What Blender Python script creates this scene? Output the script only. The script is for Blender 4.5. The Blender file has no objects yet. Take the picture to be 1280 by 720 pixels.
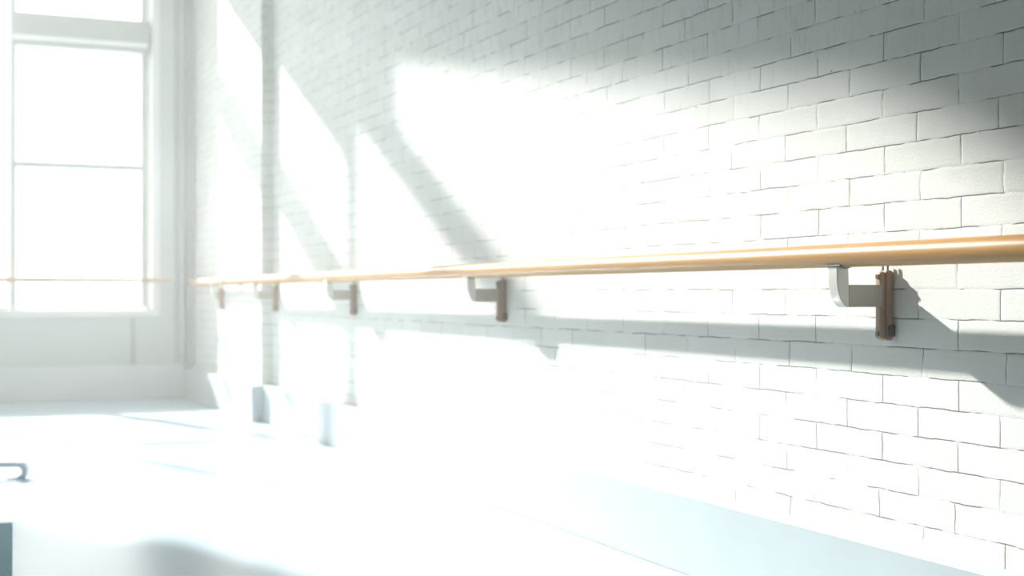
import bpy, bmesh, math, random
from mathutils import Vector
random.seed(7)
S = bpy.context.scene
C = S.collection
EYE = 0.88            # camera height above the floor
WX = 2.30             # brick wall plane
FY = 11.85            # window wall plane
LX, BY, TOP = -4.6, -4.2, 6.3
PX = 2.22             # face of the pilaster
PY = 9.35             # near side of the pilaster
BX = 2.14             # barre axis
BZ = EYE + 0.0975
BR = 0.0295
SUN = Vector((1, -2.9, -1.49))

# ------------------------------------------------------------------ helpers
def prop(o, label=None, cat=None, group=None, kind=None):
    if label: o['label'] = label
    if cat: o['category'] = cat
    if group: o['group'] = group
    if kind: o['kind'] = kind
    return o

def obj(name, bm, m, parent=None, loc=None, smooth=False):
    me = bpy.data.meshes.new(name)
    bmesh.ops.recalc_face_normals(bm, faces=bm.faces)
    bm.to_mesh(me); bm.free()
    if smooth:
        for p in me.polygons: p.use_smooth = True
    o = bpy.data.objects.new(name, me); C.objects.link(o)
    if m: me.materials.append(m)
    if parent: o.parent = parent
    if loc: o.location = loc
    return o

def empty(name, loc=(0, 0, 0), rz=0):
    o = bpy.data.objects.new(name, None); C.objects.link(o)
    o.empty_display_size = 0.1
    o.location = loc; o.rotation_euler = (0, 0, rz)
    return o

def box(bm, x0, x1, y0, y1, z0, z1, bev=0, seg=2):
    t = bmesh.new()
    vs = [t.verts.new((x, y, z)) for x in (x0, x1) for y in (y0, y1) for z in (z0, z1)]
    for f in ((0, 1, 3, 2), (4, 6, 7, 5), (0, 4, 5, 1), (2, 3, 7, 6), (0, 2, 6, 4), (1, 5, 7, 3)):
        t.faces.new([vs[i] for i in f])
    bmesh.ops.recalc_face_normals(t, faces=t.faces)
    if bev:
        bmesh.ops.bevel(t, geom=t.edges[:], offset=bev, segments=seg, affect='EDGES', profile=0.5)
    me = bpy.data.meshes.new('tmp'); t.to_mesh(me); t.free()
    bm.from_mesh(me); bpy.data.meshes.remove(me)

def prism(bm, prof, axis, a0, a1, bev=0):
    """profile (list of 2-tuples) extruded along an axis: 'x' -> (y,z), 'y' -> (x,z), 'z' -> (x,y)"""
    t = bmesh.new()
    def P(p, a):
        return {'x': (a, p[0], p[1]), 'y': (p[0], a, p[1]), 'z': (p[0], p[1], a)}[axis]
    A = [t.verts.new(P(p, a0)) for p in prof]; B = [t.verts.new(P(p, a1)) for p in prof]
    n = len(prof)
    t.faces.new(A); t.faces.new(B[::-1])
    for i in range(n):
        t.faces.new((A[i], A[(i+1) % n], B[(i+1) % n], B[i]))
    bmesh.ops.recalc_face_normals(t, faces=t.faces)
    if bev:
        es = [e for e in t.edges if len(e.link_faces) == 2 and e.calc_face_angle(0) > 0.7]
        bmesh.ops.bevel(t, geom=es, offset=bev, segments=2, affect='EDGES', profile=0.5)
    me = bpy.data.meshes.new('tmp'); t.to_mesh(me); t.free()
    bm.from_mesh(me); bpy.data.meshes.remove(me)

def cyl(bm, p0, p1, r, n=32, rings=1, round_ends=0.0):
    p0, p1 = Vector(p0), Vector(p1)
    d = (p1 - p0); L = d.length; d.normalize()
    u = d.orthogonal().normalized(); v = d.cross(u)
    st = []
    if round_ends:
        for k in range(5):
            a = math.pi/2*k/4
            st.append((round_ends*(1-math.sin(a)), r - round_ends + round_ends*math.cos(math.pi/2-a)))
    else:
        st.append((0, r))
    st = sorted(st)
    mid = [(L*k/rings, r) for k in range(1, rings)]
    full = st + mid + [(L - s, rr) for s, rr in reversed(st)]
    prev = None; first = None
    for s, rr in full:
        ring = [bm.verts.new(p0 + d*s + (u*math.cos(2*math.pi*i/n) + v*math.sin(2*math.pi*i/n))*rr) for i in range(n)]
        if prev:
            for i in range(n):
                bm.faces.new((prev[i], prev[(i+1) % n], ring[(i+1) % n], ring[i]))
        else: first = ring
        prev = ring
    bm.faces.new(first[::-1]); bm.faces.new(prev)

def wall_cells(bm, a0, a1, z0, z1, holes, put):
    """grid of boxes over a wall, leaving out the holes (a0,a1,z0,z1)"""
    xs = sorted({a0, a1, *[h[0] for h in holes], *[h[1] for h in holes]})
    zs = sorted({z0, z1, *[h[2] for h in holes], *[h[3] for h in holes]})
    for i in range(len(xs)-1):
        run = None
        for j in range(len(zs)-1):
            cx, cz = (xs[i]+xs[i+1])/2, (zs[j]+zs[j+1])/2
            solid = not any(h[0] < cx < h[1] and h[2] < cz < h[3] for h in holes)
            if solid:
                if run is None: run = zs[j]
            if run is not None and (not solid or j == len(zs)-2):
                put(xs[i], xs[i+1], run, zs[j+1] if solid else zs[j]); run = None

# ------------------------------------------------------------------ materials
class N:
    def __init__(s, name):
        s.m = bpy.data.materials.new(name); s.m.use_nodes = True
        s.t = s.m.node_tree; s.n = s.t.nodes; s.l = s.t.links
        s.b = s.n['Principled BSDF']; s.out = s.n['Material Output']
    def add(s, typ, **kw):
        n = s.n.new(typ)
        for k, v in kw.items():
            if k in n.inputs.keys(): n.inputs[k].default_value = v
            else: setattr(n, k, v)
        return n
    def link(s, a, b): s.l.new(a, b)
    def math(s, op, a, b=None, clamp=False):
        n = s.n.new('ShaderNodeMath'); n.operation = op; n.use_clamp = clamp
        for i, v in enumerate((a, b)):
            if v is None: continue
            if isinstance(v, (int, float)): n.inputs[i].default_value = v
            else: s.link(v, n.inputs[i])
        return n.outputs[0]
    def mix(s, f, a, b):
        n = s.n.new('ShaderNodeMix'); n.data_type = 'RGBA'
        for k, v in ((0, f), (6, a), (7, b)):
            if isinstance(v, (int, float)): n.inputs[k].default_value = v
            elif isinstance(v, tuple): n.inputs[k].default_value = (*v, 1)
            else: s.link(v, n.inputs[k])
        return n.outputs[2]
    def coord(s, scale=(1, 1, 1), loc=(0, 0, 0)):
        tc = s.add('ShaderNodeTexCoord'); mp = s.add('ShaderNodeMapping')
        mp.inputs['Scale'].default_value = scale; mp.inputs['Location'].default_value = loc
        s.link(tc.outputs['Object'], mp.inputs[0]); return mp.outputs[0]
    def noise(s, vec, scale, detail=3, rough=0.5):
        n = s.add('ShaderNodeTexNoise'); n.inputs['Scale'].default_value = scale
        n.inputs['Detail'].default_value = detail; n.inputs['Roughness'].default_value = rough
        s.link(vec, n.inputs['Vector']); return n.outputs['Fac']
    def ramp(s, fac, p0, p1, c0=(0, 0, 0), c1=(1, 1, 1)):
        r = s.add('ShaderNodeValToRGB'); e = r.color_ramp.elements
        e[0].position = p0; e[0].color = (*c0, 1); e[1].position = p1; e[1].color = (*c1, 1)
        s.link(fac, r.inputs[0]); return r.outputs[0]
    def bump(s, h, strength, dist):
        b = s.add('ShaderNodeBump'); b.inputs['Strength'].default_value = strength
        b.inputs['Distance'].default_value = dist
        s.link(h, b.inputs['Height']); s.link(b.outputs[0], s.b.inputs['Normal'])

def plain(name, col, rough=0.5, metal=0.0, spec=0.5, var=0.06, scale=6, bump=0.0, bscale=60):
    k = N(name); v = k.coord()
    nz = k.noise(v, scale, 4)
    dk = tuple(c*(1-var*2) for c in col)
    k.link(k.mix(nz, dk, tuple(min(1, c*(1+var)) for c in col)), k.b.inputs['Base Color'])
    k.b.inputs['Roughness'].default_value = rough; k.b.inputs['Metallic'].default_value = metal
    k.b.inputs['Specular IOR Level'].default_value = spec
    if bump: k.bump(k.noise(v, bscale, 3), bump, 0.002)
    return k.m

def brick_material():
    k = N('painted_brick')
    L, H = 0.28, 0.07375
    tc = k.add('ShaderNodeTexCoord'); sp = k.add('ShaderNodeSeparateXYZ'); k.link(tc.outputs['Object'], sp.inputs[0])
    raw = tc.outputs['Object']
    # the courses wander a little
    w1 = k.noise(raw, 1.7, 2); w2 = k.noise(raw, 16, 2)
    dz = k.math('ADD', k.math('MULTIPLY', k.math('SUBTRACT', w1, .5), .010), k.math('MULTIPLY', k.math('SUBTRACT', w2, .5), .008))
    y = k.math('ADD', sp.outputs['Y'], dz)
    y = k.math('ADD', y, k.math('MULTIPLY', k.math('SUBTRACT', w2, .5), .004))
    z = k.math('ADD', sp.outputs['Z'], dz)
    row = k.math('DIVIDE', k.math('SUBTRACT', z, EYE + 0.161 - 30*H), H)
    rowi = k.math('FLOOR', row); rf = k.math('FRACT', row)
    odd = k.math('MULTIPLY', k.math('MODULO', rowi, 2.0), .5)
    wn0 = k.add('ShaderNodeTexWhiteNoise', noise_dimensions='1D'); k.link(rowi, wn0.inputs['W'])
    jit = k.math('MULTIPLY', k.math('SUBTRACT', wn0.outputs['Value'], .5), .12)
    col = k.math('ADD', k.math('ADD', k.math('DIVIDE', k.math('SUBTRACT', y, 2.551 - 60*L), L), odd), jit)
    coli = k.math('FLOOR', col); cf = k.math('FRACT', col)
    dzr = k.math('MULTIPLY', k.math('MINIMUM', rf, k.math('SUBTRACT', 1, rf)), H)     # metres to the bed joint
    dyr = k.math('MULTIPLY', k.math('MINIMUM', cf, k.math('SUBTRACT', 1, cf)), L)     # metres to the head joint
    d = k.math('MINIMUM', dzr, dyr)
    # height: bricks rise from the joints, paint rounds them over
    hgt = k.ramp(d, 0.0, 0.006)
    cmb = k.add('ShaderNodeCombineXYZ'); k.link(rowi, cmb.inputs[0]); k.link(coli, cmb.inputs[1])
    wn = k.add('ShaderNodeTexWhiteNoise', noise_dimensions='2D'); k.link(cmb.outputs[0], wn.inputs['Vector'])
    # open hairline cracks in the joints, in broken runs
    runs = k.noise(raw, 7, 3, .6)
    wid = k.math('MULTIPLY', k.math('SUBTRACT', runs, .44), .020)
    wid = k.math('MINIMUM', k.math('MAXIMUM', wid, 0.0001), .0019)
    crack = k.math('SUBTRACT', 1, k.math('DIVIDE', d, wid), clamp=True)
    crack = k.math('MULTIPLY', crack, 1.6, clamp=True)
    # small pits in the paint
    vo = k.add('ShaderNodeTexVoronoi'); vo.inputs['Scale'].default_value = 11; k.link(raw, vo.inputs['Vector'])
    pit = k.ramp(k.math('ADD', vo.outputs['Distance'], k.math('MULTIPLY', w2, .05)), .045, .07, (1, 1, 1), (0, 0, 0))
    near = k.ramp(d, .004, .012, (1, 1, 1), (.15, .15, .15))
    pit = k.math('MULTIPLY', k.math('MULTIPLY', pit, near), .95)
    dark = k.math('MAXIMUM', crack, pit)
    # streaky face of the bricks
    mp = k.add('ShaderNodeMapping'); mp.inputs['Scale'].default_value = (1, 1, .16); k.link(raw, mp.inputs[0])
    streak = k.noise(mp.outputs[0], 95, 3, .6)
    fine = k.noise(raw, 140, 3, .6); blot = k.noise(raw, 4.5, 3)
    base = k.mix(wn.outputs['Value'], (.80, .805, .765), (.86, .865, .835))
    # streaks are strong on the upper courses, faint on the lower ones
    streak_amt = k.math('MULTIPLY', k.math('SUBTRACT', k.math('ADD', sp.outputs['Z'], k.math('MULTIPLY', blot, .5)), 1.65), 1.6, clamp=True)
    streak_amt = k.math('ADD', k.math('MULTIPLY', streak_amt, .9), .1)
    base = k.mix(k.math('MULTIPLY', k.ramp(streak, .55, .72), streak_amt), base, (.50, .55, .52))
    base = k.mix(k.math('MULTIPLY', k.ramp(blot, .5, .75), .35), base, (.72, .75, .73))
    base = k.mix(dark, base, (.10, .115, .11))
    k.link(base, k.b.inputs['Base Color'])
    k.b.inputs['Roughness'].default_value = .62; k.b.inputs['Specular IOR Level'].default_value = .3
    h = k.math('ADD', k.math('MULTIPLY', hgt, .30), k.math('MULTIPLY', wn.outputs['Value'], .12))
    h = k.math('ADD', h, k.math('MULTIPLY', k.math('MULTIPLY', streak, .6), streak_amt)); h = k.math('ADD', h, k.math('MULTIPLY', fine, .32))
    h = k.math('SUBTRACT', h, k.math('MULTIPLY', dark, .5))
    k.bump(h, .75, .0028)
    return k.m

def floor_material():
    k = N('pale_polished_floor'); v = k.coord()
    n1 = k.noise(v, .8, 3); n2 = k.noise(v, 9, 4)
    c = k.mix(n1, (.55, .69, .82), (.62, .75, .86))
    k.link(c, k.b.inputs['Base Color'])
    k.b.inputs['Roughness'].default_value = .27
    k.b.inputs['Specular IOR Level'].default_value = .36
    k.bump(k.noise(v, 1.5, 1), .06, .004)
    return k.m

def wood_material():
    k = N('varnished_beech'); v = k.coord((9, .35, 9))
    w = k.noise(v, 5, 5, .6); f = k.noise(v, 22, 3, .6)
    c = k.mix(k.ramp(w, .35, .65), (.46, .235, .07), (.60, .335, .115))
    c = k.mix(k.math('MULTIPLY', f, .4), c, (.42, .21, .065))
    k.link(c, k.b.inputs['Base Color']); k.b.inputs['Roughness'].default_value = .40; k.b.inputs['Specular IOR Level'].default_value = .3
    k.bump(f, .08, .001)
    return k.m

def glass_material():
    k = N('window_glass')
    k.n.remove(k.b)
    tr = k.add('ShaderNodeBsdfTransparent'); tr.inputs[0].default_value = (.97, .985, .98, 1)
    gl = k.add('ShaderNodeBsdfGlossy'); gl.inputs['Roughness'].default_value = .02
    fr = k.add('ShaderNodeFresnel'); fr.inputs[0].default_value = 1.45
    mx = k.add('ShaderNodeMixShader')
    k.link(fr.outputs[0], mx.inputs[0]); k.link(tr.outputs[0], mx.inputs[1]); k.link(gl.outputs[0], mx.inputs[2])
    k.link(mx.outputs[0], k.out.inputs[0])
    return k.m

M = dict(
    brick=brick_material(), floor=floor_material(), wood=wood_material(), glass=glass_material(),
    plaster=plain('white_plaster', (.66, .72, .695), .7, var=.03, scale=3, bump=.15, bscale=30),
    trim=plain('white_gloss_paint', (.80, .83, .825), .35, var=.02),
    sage=plain('sage_grey_paint', (.34, .41, .385), .45, var=.03),
    bright=plain('sunlit_white_paint', (.90, .92, .915), .35, var=.01),  # sunlit look of reveal, sill and ledge is put into this paint
    casing=plain('shaded_casing_paint', (.43, .50, .47), .5, var=.03),  # corner shade is put into this greyer paint
    pipe=plain('grey_pipe_paint', (.33, .38, .37), .5, var=.03),
    base=plain('pale_grey_paint', (.50, .56, .58), .4, var=.04),
    ceil=plain('grey_ceiling_paint', (.10, .115, .11), .8, var=.04),
    rear=plain('grey_wall_paint', (.14, .16, .155), .8, var=.04),
    bronze=plain('brushed_bronze', (.40, .27, .175), .5, metal=.05, var=.10, scale=25, bump=.1),
    arm=plain('pale_arm_metal', (.70, .685, .64), .35, metal=.15, var=.05, scale=25),  # curved arm is paler than the stem
    stem=plain('dark_stem_metal', (.44, .40, .34), .4, metal=.15, var=.05, scale=25),
    steel=plain('dark_steel', (.16, .15, .14), .35, metal=.8, var=.05),
    blue=plain('blue_foam', (.27, .54, .66), .75, var=.25, scale=120, bump=.5, bscale=200),
    strap=plain('pale_blue_webbing', (.78, .86, .92), .7, var=.08, scale=150, bump=.4, bscale=300),
)

# ------------------------------------------------------------------ setting
def structure(name, bm, m, parent=None): return prop(obj(name, bm, m, parent), kind='structure')

b = bmesh.new(); box(b, LX-.3, WX+.3, BY-.3, FY+.3, -.2, 0); structure('floor', b, M['floor'])
b = bmesh.new(); box(b, LX-.3, WX+.3, BY-.3, FY+.3, TOP, TOP+.2); structure('ceiling', b, M['ceil'])
b = bmesh.new(); box(b, WX, WX+.3, BY-.3, FY+.3, 0, TOP); structure('wall_right', b, M['brick'])
b = bmesh.new(); box(b, LX-.3, WX, BY-.3, BY, 0, TOP); structure('wall_back', b, M['rear'])
# far brick pilaster that the barre runs past
b = bmesh.new(); box(b, PX, WX, PY, FY, 0, TOP); structure('trim_1', b, M['brick'])

# window wall: openings (x0,x1,z0,z1), absolute heights
TH = .20
SILL = EYE - .134
W = [(.755, 1.875, SILL, EYE+3.08)]
# great opening to the left, mostly unseen, stepped and raked to shape the sunlight
BIG = [(-.48, .730, SILL, EYE+3.34), (-1.83, -.48, SILL, EYE+2.72), (-1.60, -.48, EYE+2.72, EYE+3.34),
       (-1.60, -.12, EYE+3.34, EYE+5.24), (-.12, .50, EYE+3.54, EYE+4.46)]
RK = [(.50, EYE+3.86), (-.12, EYE+4.46), (-.12, EYE+4.46), (-.90, EYE+5.23)]
b = bmesh.new()
wall_cells(b, LX-.3, WX, 0, TOP, W + BIG, lambda x0, x1, z0, z1: box(b, x0, x1, FY, FY+TH, z0, z1))
# raked head, shaped to cut the top of the sun patch
prism(b, [RK[0], (.50, EYE+4.46), RK[1]], 'y', FY, FY+TH)
prism(b, [RK[2], (-.12, EYE+5.24), (-.91, EYE+5.24)], 'y', FY, FY+TH)
structure('wall_far', b, M['plaster'])

# left wall with an unseen opening, added to let in fill light
LW = [(7.4, 9.6, .8, 4.6)]
b = bmesh.new()
wall_cells(b, BY-.3, FY, 0, TOP, LW, lambda y0, y1, z0, z1: box(b, LX-TH, LX, y0, y1, z0, z1))
structure('wall_left', b, M['plaster'])

# plinths / baseboards
PT = EYE - .63
b = bmesh.new()
box(b, PX, WX, BY, PY-.06, 0, PT, .006)
box(b, PX-.08, PX, PY-.06, FY, 0, PT, .006)
box(b, PX-.001, WX, PY-.0605, PY, 0, PT-.0005)
structure('baseboard_right', b, M['base'])
b = bmesh.new()
box(b, LX, PX-.08, FY-.025, FY, 0, .285, .004)
box(b, LX, PX-.08, FY-.035, FY-.0249, 0, .16, .003)
structure('baseboard_far', b, M['trim'])
b = bmesh.new(); box(b, LX, LX+.03, BY, FY-.04, 0, .285, .004); structure('baseboard_left', b, M['trim'])

# corner casing of the window wall: three stepped boards beside the pilaster
b = bmesh.new()
box(b, 2.085, 2.135, FY-.09, FY, .2855, TOP, .012)
box(b, 2.147, PX, FY-.06, FY, .2855, TOP, .008)
box(b, 2.135, 2.147, FY-.015, FY, .2855, TOP)
box(b, 2.060, 2.073, FY-.03, FY, .2855, TOP, .004)
structure('trim_2', b, M['casing'])
# slim board joints under and beside the window
b = bmesh.new(); box(b, 1.700, 1.724, FY-.03, FY, .2855, SILL-.065, .008); structure('trim_3', b, M['pipe'])

def make_window(name, x0, x1, z0, z1, rails, transom=None, raked=None, label=None):
    w = prop(empty(name, ((x0+x1)/2, FY, z0)), kind='structure')
    ox, oy, oz = w.location
    X0, X1, Z1 = x0-ox, x1-ox, z1-z0
    f = .034; y0, y1 = .12, .19
    b = bmesh.new()
    g = .0005
    if raked is None:
        box(b, X0+g, X0+f, y0, y1, g, Z1-g, .005); box(b, X1-f, X1-g, y0, y1, g, Z1-g, .005)
        box(b, X0+f, X1-f, y0, y1, g, f+.01, .005); box(b, X0+f, X1-f, y0, y1, Z1-f, Z1-g, .005)
    else:
        zr, xr = raked
        box(b, X0+g, X0+f, y0, y1, g, Z1-g, .005); box(b, X1-f, X1-g, y0, y1, g, zr-z0-.04, .005)
        box(b, X0+f, X1-f, y0, y1, g, f, .005); box(b, X0+f, xr-ox-.05, y0, y1, Z1-f, Z1-g, .005)
        prism(b, [(X1-.001, zr-z0-.002), (X1-.001, zr-z0-.065), (xr-ox-.06, Z1-.004), (xr-ox-.002, Z1-.004)], 'y', y0, y1)
    obj('window_frame', b, M['sage'], w)
    for zc, t in rails:
        b = bmesh.new(); box(b, X0+f, X1-f, y0+.01, y1-.01, zc-z0-t/2, zc-z0+t/2, .004)
        obj('sash_rail', b, M['sage'], w)
    if transom:
        t0, t1 = transom
        b = bmesh.new()
        box(b, X0+g, X1-g, -.03, y1-.005, t0-z0+.075, t1-z0, .006)
        box(b, X0+g, X1-g, .02, y1-.005, t0-z0, t0-z0+.0445, .005)
        box(b, X0+.02, X1-.02, .05, y1-.02, t0-z0+.0446, t0-z0+.0745)
        obj('transom', b, M['sage'], w)
        b = bmesh.new(); prism(b, [(-.026, t0-z0+.0746), (.021, t0-z0+.046), (.021, t0-z0+.0746)], 'x', X0+.002, X1-.002)
        obj('ledge', b, M['bright'], w)
    # panes between the rails
    cuts = [f]
    for zc, t in rails: cuts += [zc-z0-t/2, zc-z0+t/2]
    if transom: cuts += [transom[0]-z0, transom[1]-z0]
    cuts = sorted(cuts) + [Z1-f]
    for i in range(0, len(cuts), 2):
        b = bmesh.new()
        if raked is None:
            box(b, X0+f-.004, X1-f+.004, .153, .157, cuts[i]-.004, cuts[i+1]+.004)
        else:
            zr, xr = raked
            prism(b, [(X0+f, f), (X1-f, f), (X1-f, zr-z0-.03), (xr-ox-.05, Z1-f), (X0+f, Z1-f)], 'y', .153, .157)
        obj('glass_pane', b, M['glass'], w)
    if raked is None:
        b = bmesh.new()
        box(b, X0-.035, X1+.035, -.055, -.0005, -.055, .004, .008)
        obj('window_sill', b, M['bright'], w)
    return w

rl = (EYE+1.085, .05)
make_window('window_1', W[0][0], 1.838, W[0][2], W[0][3], [rl], (EYE+2.055, EYE+2.32))
# window of the light-shaping opening: thin steel bars, one pane behind each field
w = prop(empty('window_2', (-.48, FY, SILL)), kind='structure')
def rel(x0, x1, z0, z1, y0=.12, y1=.17): return (x0+.48, x1+.48, y0, y1, z0-SILL, z1-SILL)
b = bmesh.new()
box(b, *rel(.715, .7298, SILL+.0005, EYE+3.34)); box(b, *rel(-1.8298, -1.81, SILL+.0005, EYE+2.72))
box(b, *rel(-1.81, .715, SILL+.0005, SILL+.03)); box(b, *rel(-1.5998, -1.58, EYE+2.72, EYE+5.22))
obj('window_frame', b, M['trim'], w)
b = bmesh.new(); box(b, *rel(-.505, -.455, SILL+.03, EYE+2.72)); obj('mullion', b, M['trim'], w)
for x0, x1 in ((-1.81, -.505), (-.455, .715)):
    b = bmesh.new(); box(b, *rel(x0, x1, rl[0]-.018, rl[0]+.018)); obj('sash_rail', b, M['trim'], w)
    for z0, z1 in ((SILL+.03, rl[0]-.018), (rl[0]+.018, EYE+2.72)):
        b = bmesh.new(); box(b, *rel(x0, x1, z0, z1, .143, .147)); obj('glass_pane', b, M['glass'], w)
b = bmesh.new()
prism(b, [(q[0]+.48, q[1]-SILL) for q in [(-1.58, EYE+2.7201), (.715, EYE+2.7201), (.715, EYE+3.34), (-.12, EYE+3.34), (-.12, EYE+3.54),
      (.50, EYE+3.54), (.50, EYE+3.86), (-.90, EYE+5.22), (-1.58, EYE+5.22)]], 'y', .143, .147)
obj('glass_pane', b, M['glass'], w)
b = bmesh.new(); box(b, -1.39, 1.21, -.055, -.0005, -.055, .004, .008); obj('window_sill', b, M['trim'], w)
# splayed reveal and sloping inner sill of the visible window
b = bmesh.new()
prism(b, [(1.8748, FY), (1.8385, FY+TH), (1.8748, FY+TH)], 'z', SILL+.0005, W[0][3]-.0005)
prism(b, [(FY-.0, SILL+.004), (FY+.118, SILL+.004), (FY+.118, SILL+.040)], 'x', .756, 1.838)
structure('trim_5', b, M['bright'])
b = bmesh.new()
box(b, W[0][1]+.0005, W[0][1]+.060, FY-.018, FY-.0002, SILL-.055, TOP-.4, .004)
structure('trim_4', b, M['bright'])

for i, (y0, y1, z0, z1) in enumerate(LW):  # unseen side window, added to raise the ambient light
    w = prop(empty('window_%d' % (i+3), (LX, (y0+y1)/2, z0)), kind='structure')
    h = (y1-y0)/2; H = z1-z0
    b = bmesh.new()
    for s in (-1, 1): box(b, -.12, -.06, min(s*h, s*(h-.05)), max(s*h, s*(h-.05)), 0, H, .004)
    box(b, -.12, -.06, -h+.05, h-.05, 0, .06, .004); box(b, -.12, -.06, -h+.05, h-.05, H-.06, H, .004)
    obj('window_frame', b, M['trim'], w)
    b = bmesh.new(); box(b, -.115, -.065, -h+.05, h-.05, H/2-.03, H/2+.03, .004); obj('sash_rail', b, M['trim'], w)
    for a in ((.06, H/2-.03), (H/2+.03, H-.06)):
        b = bmesh.new(); box(b, -.092, -.088, -h+.05, h-.05, *a); obj('glass_pane', b, M['glass'], w)

# ------------------------------------------------------------------ barres
b = bmesh.new(); cyl(b, (0, -1.6, 0), (0, 11.52, 0), BR, 48, 24, .008)
bar = obj('barre', b, M['wood'], loc=(BX, 0, BZ), smooth=True)
prop(bar, 'long round wooden barre along the white brick wall, nearest to the viewer', 'barre')

b = bmesh.new(); cyl(b, (-3.4, 0, 0), (2.00, 0, 0), .019, 32, 10, .006)
bar2 = obj('barre', b, M['wood'], loc=(0, FY-.17, EYE+.118), smooth=True)
prop(bar2, 'thin distant wooden barre crossing in front of the window on the far wall', 'barre')

def bracket(wallx, y, label):
    """J arm on an upright wall plate; origin on the wall at barre height"""
    r = prop(empty('barre_bracket', (wallx, y, BZ)), label, 'bracket', 'wall brackets carrying the long barre')
    ax = BX - wallx                          # barre axis seen from the wall (negative)
    w = .018
    b = bmesh.new()                           # plate, with a raised spine
    box(b, -.022, -.0003, -.019, .019, -.216, -.036, .006, 3)
    box(b, -.036, -.018, -.013, .013, -.213, -.039, .007, 3)
    obj('wall_plate', b, M['bronze'], r)
    zt, zb = -.073, -.130                     # top and bottom of the horizontal run
    top = -BR + .0015
    R = .052
    ix, ox = ax + .018, ax - .017             # inner / outer side of the upright
    b = bmesh.new(); box(b, ix + .002, -.034, -w+.001, w-.001, zb + .0005, zt, .002); obj('stem', b, M['stem'], r)
    pr = [(ix + .0018, zb), (ix + .0018, zt)] 
    pr += [(ix, top), (ox, top)]
    for k in range(13):                       # outer side, long sweep into the stem
        a = math.pi/2*k/12
        pr.append((ox + R*.66 - R*.66*math.cos(a), zb + R*1.5 - R*1.5*math.sin(a)))
    b = bmesh.new(); prism(b, pr, 'y', -w, w, .0015)
    obj('arm', b, M['arm'], r)
    b = bmesh.new()                           # saddle under the rail
    n = 12; q0 = BR + .0002; q1 = BR + .0035
    angs = [math.radians(-90 - 42 + 84*k/n) for k in range(n+1)]
    prs = [(ax + q0*math.cos(a), q0*math.sin(a)) for a in angs] + [(ax + q1*math.cos(a), q1*math.sin(a)) for a in reversed(angs)]
    prism(b, prs, 'y', -.034, .026)
    obj('saddle', b, M['steel'], r)
    for z in (-.052, -.198):
        b = bmesh.new(); cyl(b, (-.0355, 0, z), (-.0395, 0, z), .0062, 16); obj('screw', b, M['steel'], r)
    for yy in (-.010, .009):
        b = bmesh.new(); cyl(b, (-.012, yy, -.038), (-.012, yy, -.018), .0026, 12); obj('pin', b, M['steel'], r)
    b = bmesh.new(); box(b, -.020, -.0003, -.027, -.0188, -.206, -.176, .003); obj('catch', b, M['steel'], r)
    return r
bracket(WX, 2.81, 'nearest barre bracket, large and sharp with a curved pale arm, on the white brick wall')
bracket(WX, 5.29, 'second barre bracket from the right, at the middle of the white brick wall')
bracket(WX, 7.40, 'third barre bracket from the right, blurred, on the sunlit brick wall')
bracket(WX, 9.20, 'fourth barre bracket from the right, beside the edge of the far pilaster')
bracket(PX, 10.60, 'farthest and smallest barre bracket, on the pilaster next to the window wall')

# ------------------------------------------------------------------ things on the floor
# curled webbing strap at the left edge of the picture
st = empty('exercise_strap', (.50, 6.89, 0), math.radians(-18))
prop(st, 'small pale blue folded strap on the sunlit floor at the left edge', 'strap')
b = bmesh.new()
path = [(-.42, .0665), (-.30, .070), (-.18, .071), (-.10, .070)]
path += [(-.036 + .034*math.sin(a), .036 + .034*math.cos(a)*1.0) for a in [math.pi*k/14 for k in range(15)]]
path += [(-.06, .0032), (-.085, .0045)]
up = []; dn = []
for i, p in enumerate(path):
    p0 = Vector(path[max(i-1, 0)]); p1 = Vector(path[min(i+1, len(path)-1)]); d = (p1-p0).normalized()
    nn = Vector((-d.y, d.x)); t = .012 if i < 16 else .012 - .002*(i-15)
    t = max(t, .003); q = Vector(p)
    if q.y - t < .0005: q.y = t + .0005
    up.append(tuple(q + nn*t)); dn.append(tuple(q - nn*t))
prism(b, up + dn[::-1], 'y', -.03, .03)
obj('webbing', b, M['strap'], st)
b = bmesh.new(); box(b, -.47, -.42, -.034, .034, .0005, .078, .008, 3); obj('buckle', b, M['strap'], st)

# corner of a blue mat
mt = empty('exercise_mat', (.35, 5.50, 0), math.radians(-3.7))
prop(mt, 'blue speckled exercise mat on the shaded floor in the bottom left corner', 'mat')
b = bmesh.new(); box(b, -.61, 0, -1.75, 0, .0005, .012, .004, 3); obj('foam_pad', b, M['blue'], mt)
b = bmesh.new(); box(b, -.61, -.0005, -.012, .004, .0004, .0128, .002); obj('edge_binding', b, M['blue'], mt)

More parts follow.
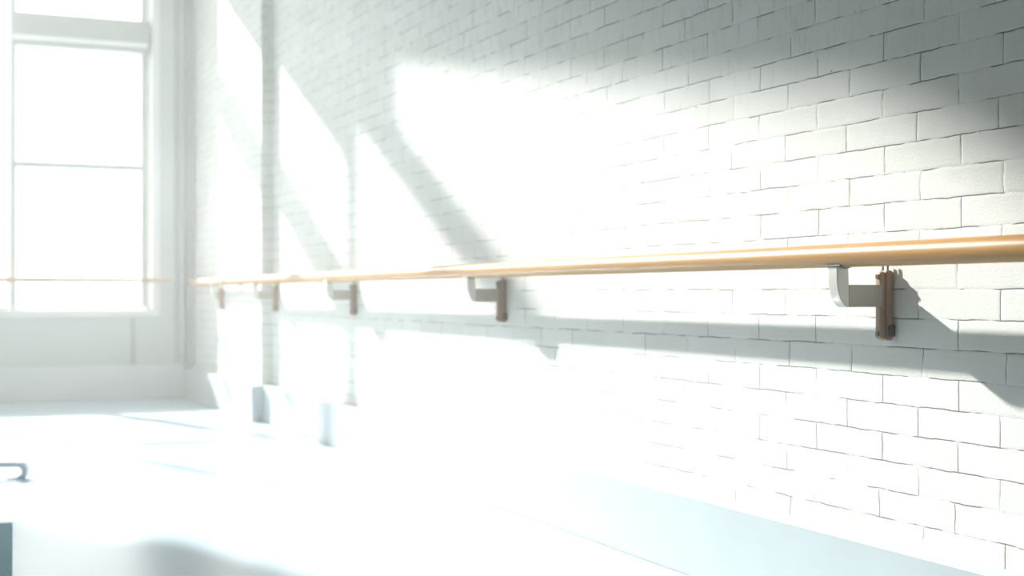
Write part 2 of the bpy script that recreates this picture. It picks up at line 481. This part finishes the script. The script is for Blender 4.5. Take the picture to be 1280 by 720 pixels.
# ------------------------------------------------------------------ light
sl = bpy.data.lights.new('sun', 'SUN'); sl.energy = 9.2; sl.angle = math.radians(1.3); sl.color = (1, .965, .92)
so = bpy.data.objects.new('sun', sl); C.objects.link(so)
so.rotation_euler = SUN.to_track_quat('-Z', 'Y').to_euler(); so.location = (-3, 20, 9)
wd = bpy.data.worlds.new('sky'); S.world = wd; wd.use_nodes = True
bg = wd.node_tree.nodes['Background']
bg.inputs[0].default_value = (.93, .985, .955, 1); bg.inputs[1].default_value = 2.8
for (x0, x1, z0, z1) in W + [(-1.83, .730, SILL, EYE+5.24)]:
    l = bpy.data.lights.new('sky_portal', 'AREA'); l.shape = 'RECTANGLE'; l.size = x1-x0; l.size_y = z1-z0; l.cycles.is_portal = True
    o = bpy.data.objects.new('sky_portal', l); C.objects.link(o); o.location = ((x0+x1)/2, FY+TH+.02, (z0+z1)/2)
    o.rotation_euler = (-math.pi/2, 0, 0)
for (y0, y1, z0, z1) in LW:
    l = bpy.data.lights.new('sky_portal', 'AREA'); l.shape = 'RECTANGLE'; l.size = z1-z0; l.size_y = y1-y0; l.cycles.is_portal = True
    o = bpy.data.objects.new('sky_portal', l); C.objects.link(o); o.location = (LX-TH-.02, (y0+y1)/2, (z0+z1)/2)
    o.rotation_euler = (0, -math.pi/2, 0)

HAZE = 0.052  # added volume that imitates lens bloom and veiling glare
if HAZE:
    k = N('glow_haze'); k.n.remove(k.b)
    vs = k.add('ShaderNodeVolumeScatter'); vs.inputs['Density'].default_value = HAZE; vs.inputs['Anisotropy'].default_value = .35
    k.link(vs.outputs[0], k.out.inputs['Volume'])
    b = bmesh.new(); box(b, LX-.25, WX+.25, BY-.25, FY+.25, -.15, TOP+.15)
    prop(obj('haze', b, k.m), 'thin added haze giving the sunlit room its glow', 'haze', kind='stuff')

# ------------------------------------------------------------------ camera
cd = bpy.data.cameras.new('camera'); cam = bpy.data.objects.new('camera', cd); C.objects.link(cam)
cam.location = (0, 0, EYE); cam.rotation_euler = (math.pi/2, 0, -math.atan(750/1700))
cd.sensor_width = 36; cd.lens = 1700/1280*36; cd.shift_y = 8/1280
cd.clip_start = .05; cd.clip_end = 200
cd.dof.use_dof = True; cd.dof.focus_distance = 3.35; cd.dof.aperture_fstop = 3.0
S.camera = cam
v = S.view_settings; v.view_transform = 'Standard'; v.look = 'None'; v.exposure = 1.02; v.gamma = 1; v.use_curve_mapping = False
S.cycles.use_denoising = True
S.cycles.max_bounces = 10; S.cycles.diffuse_bounces = 6; S.cycles.transparent_max_bounces = 12
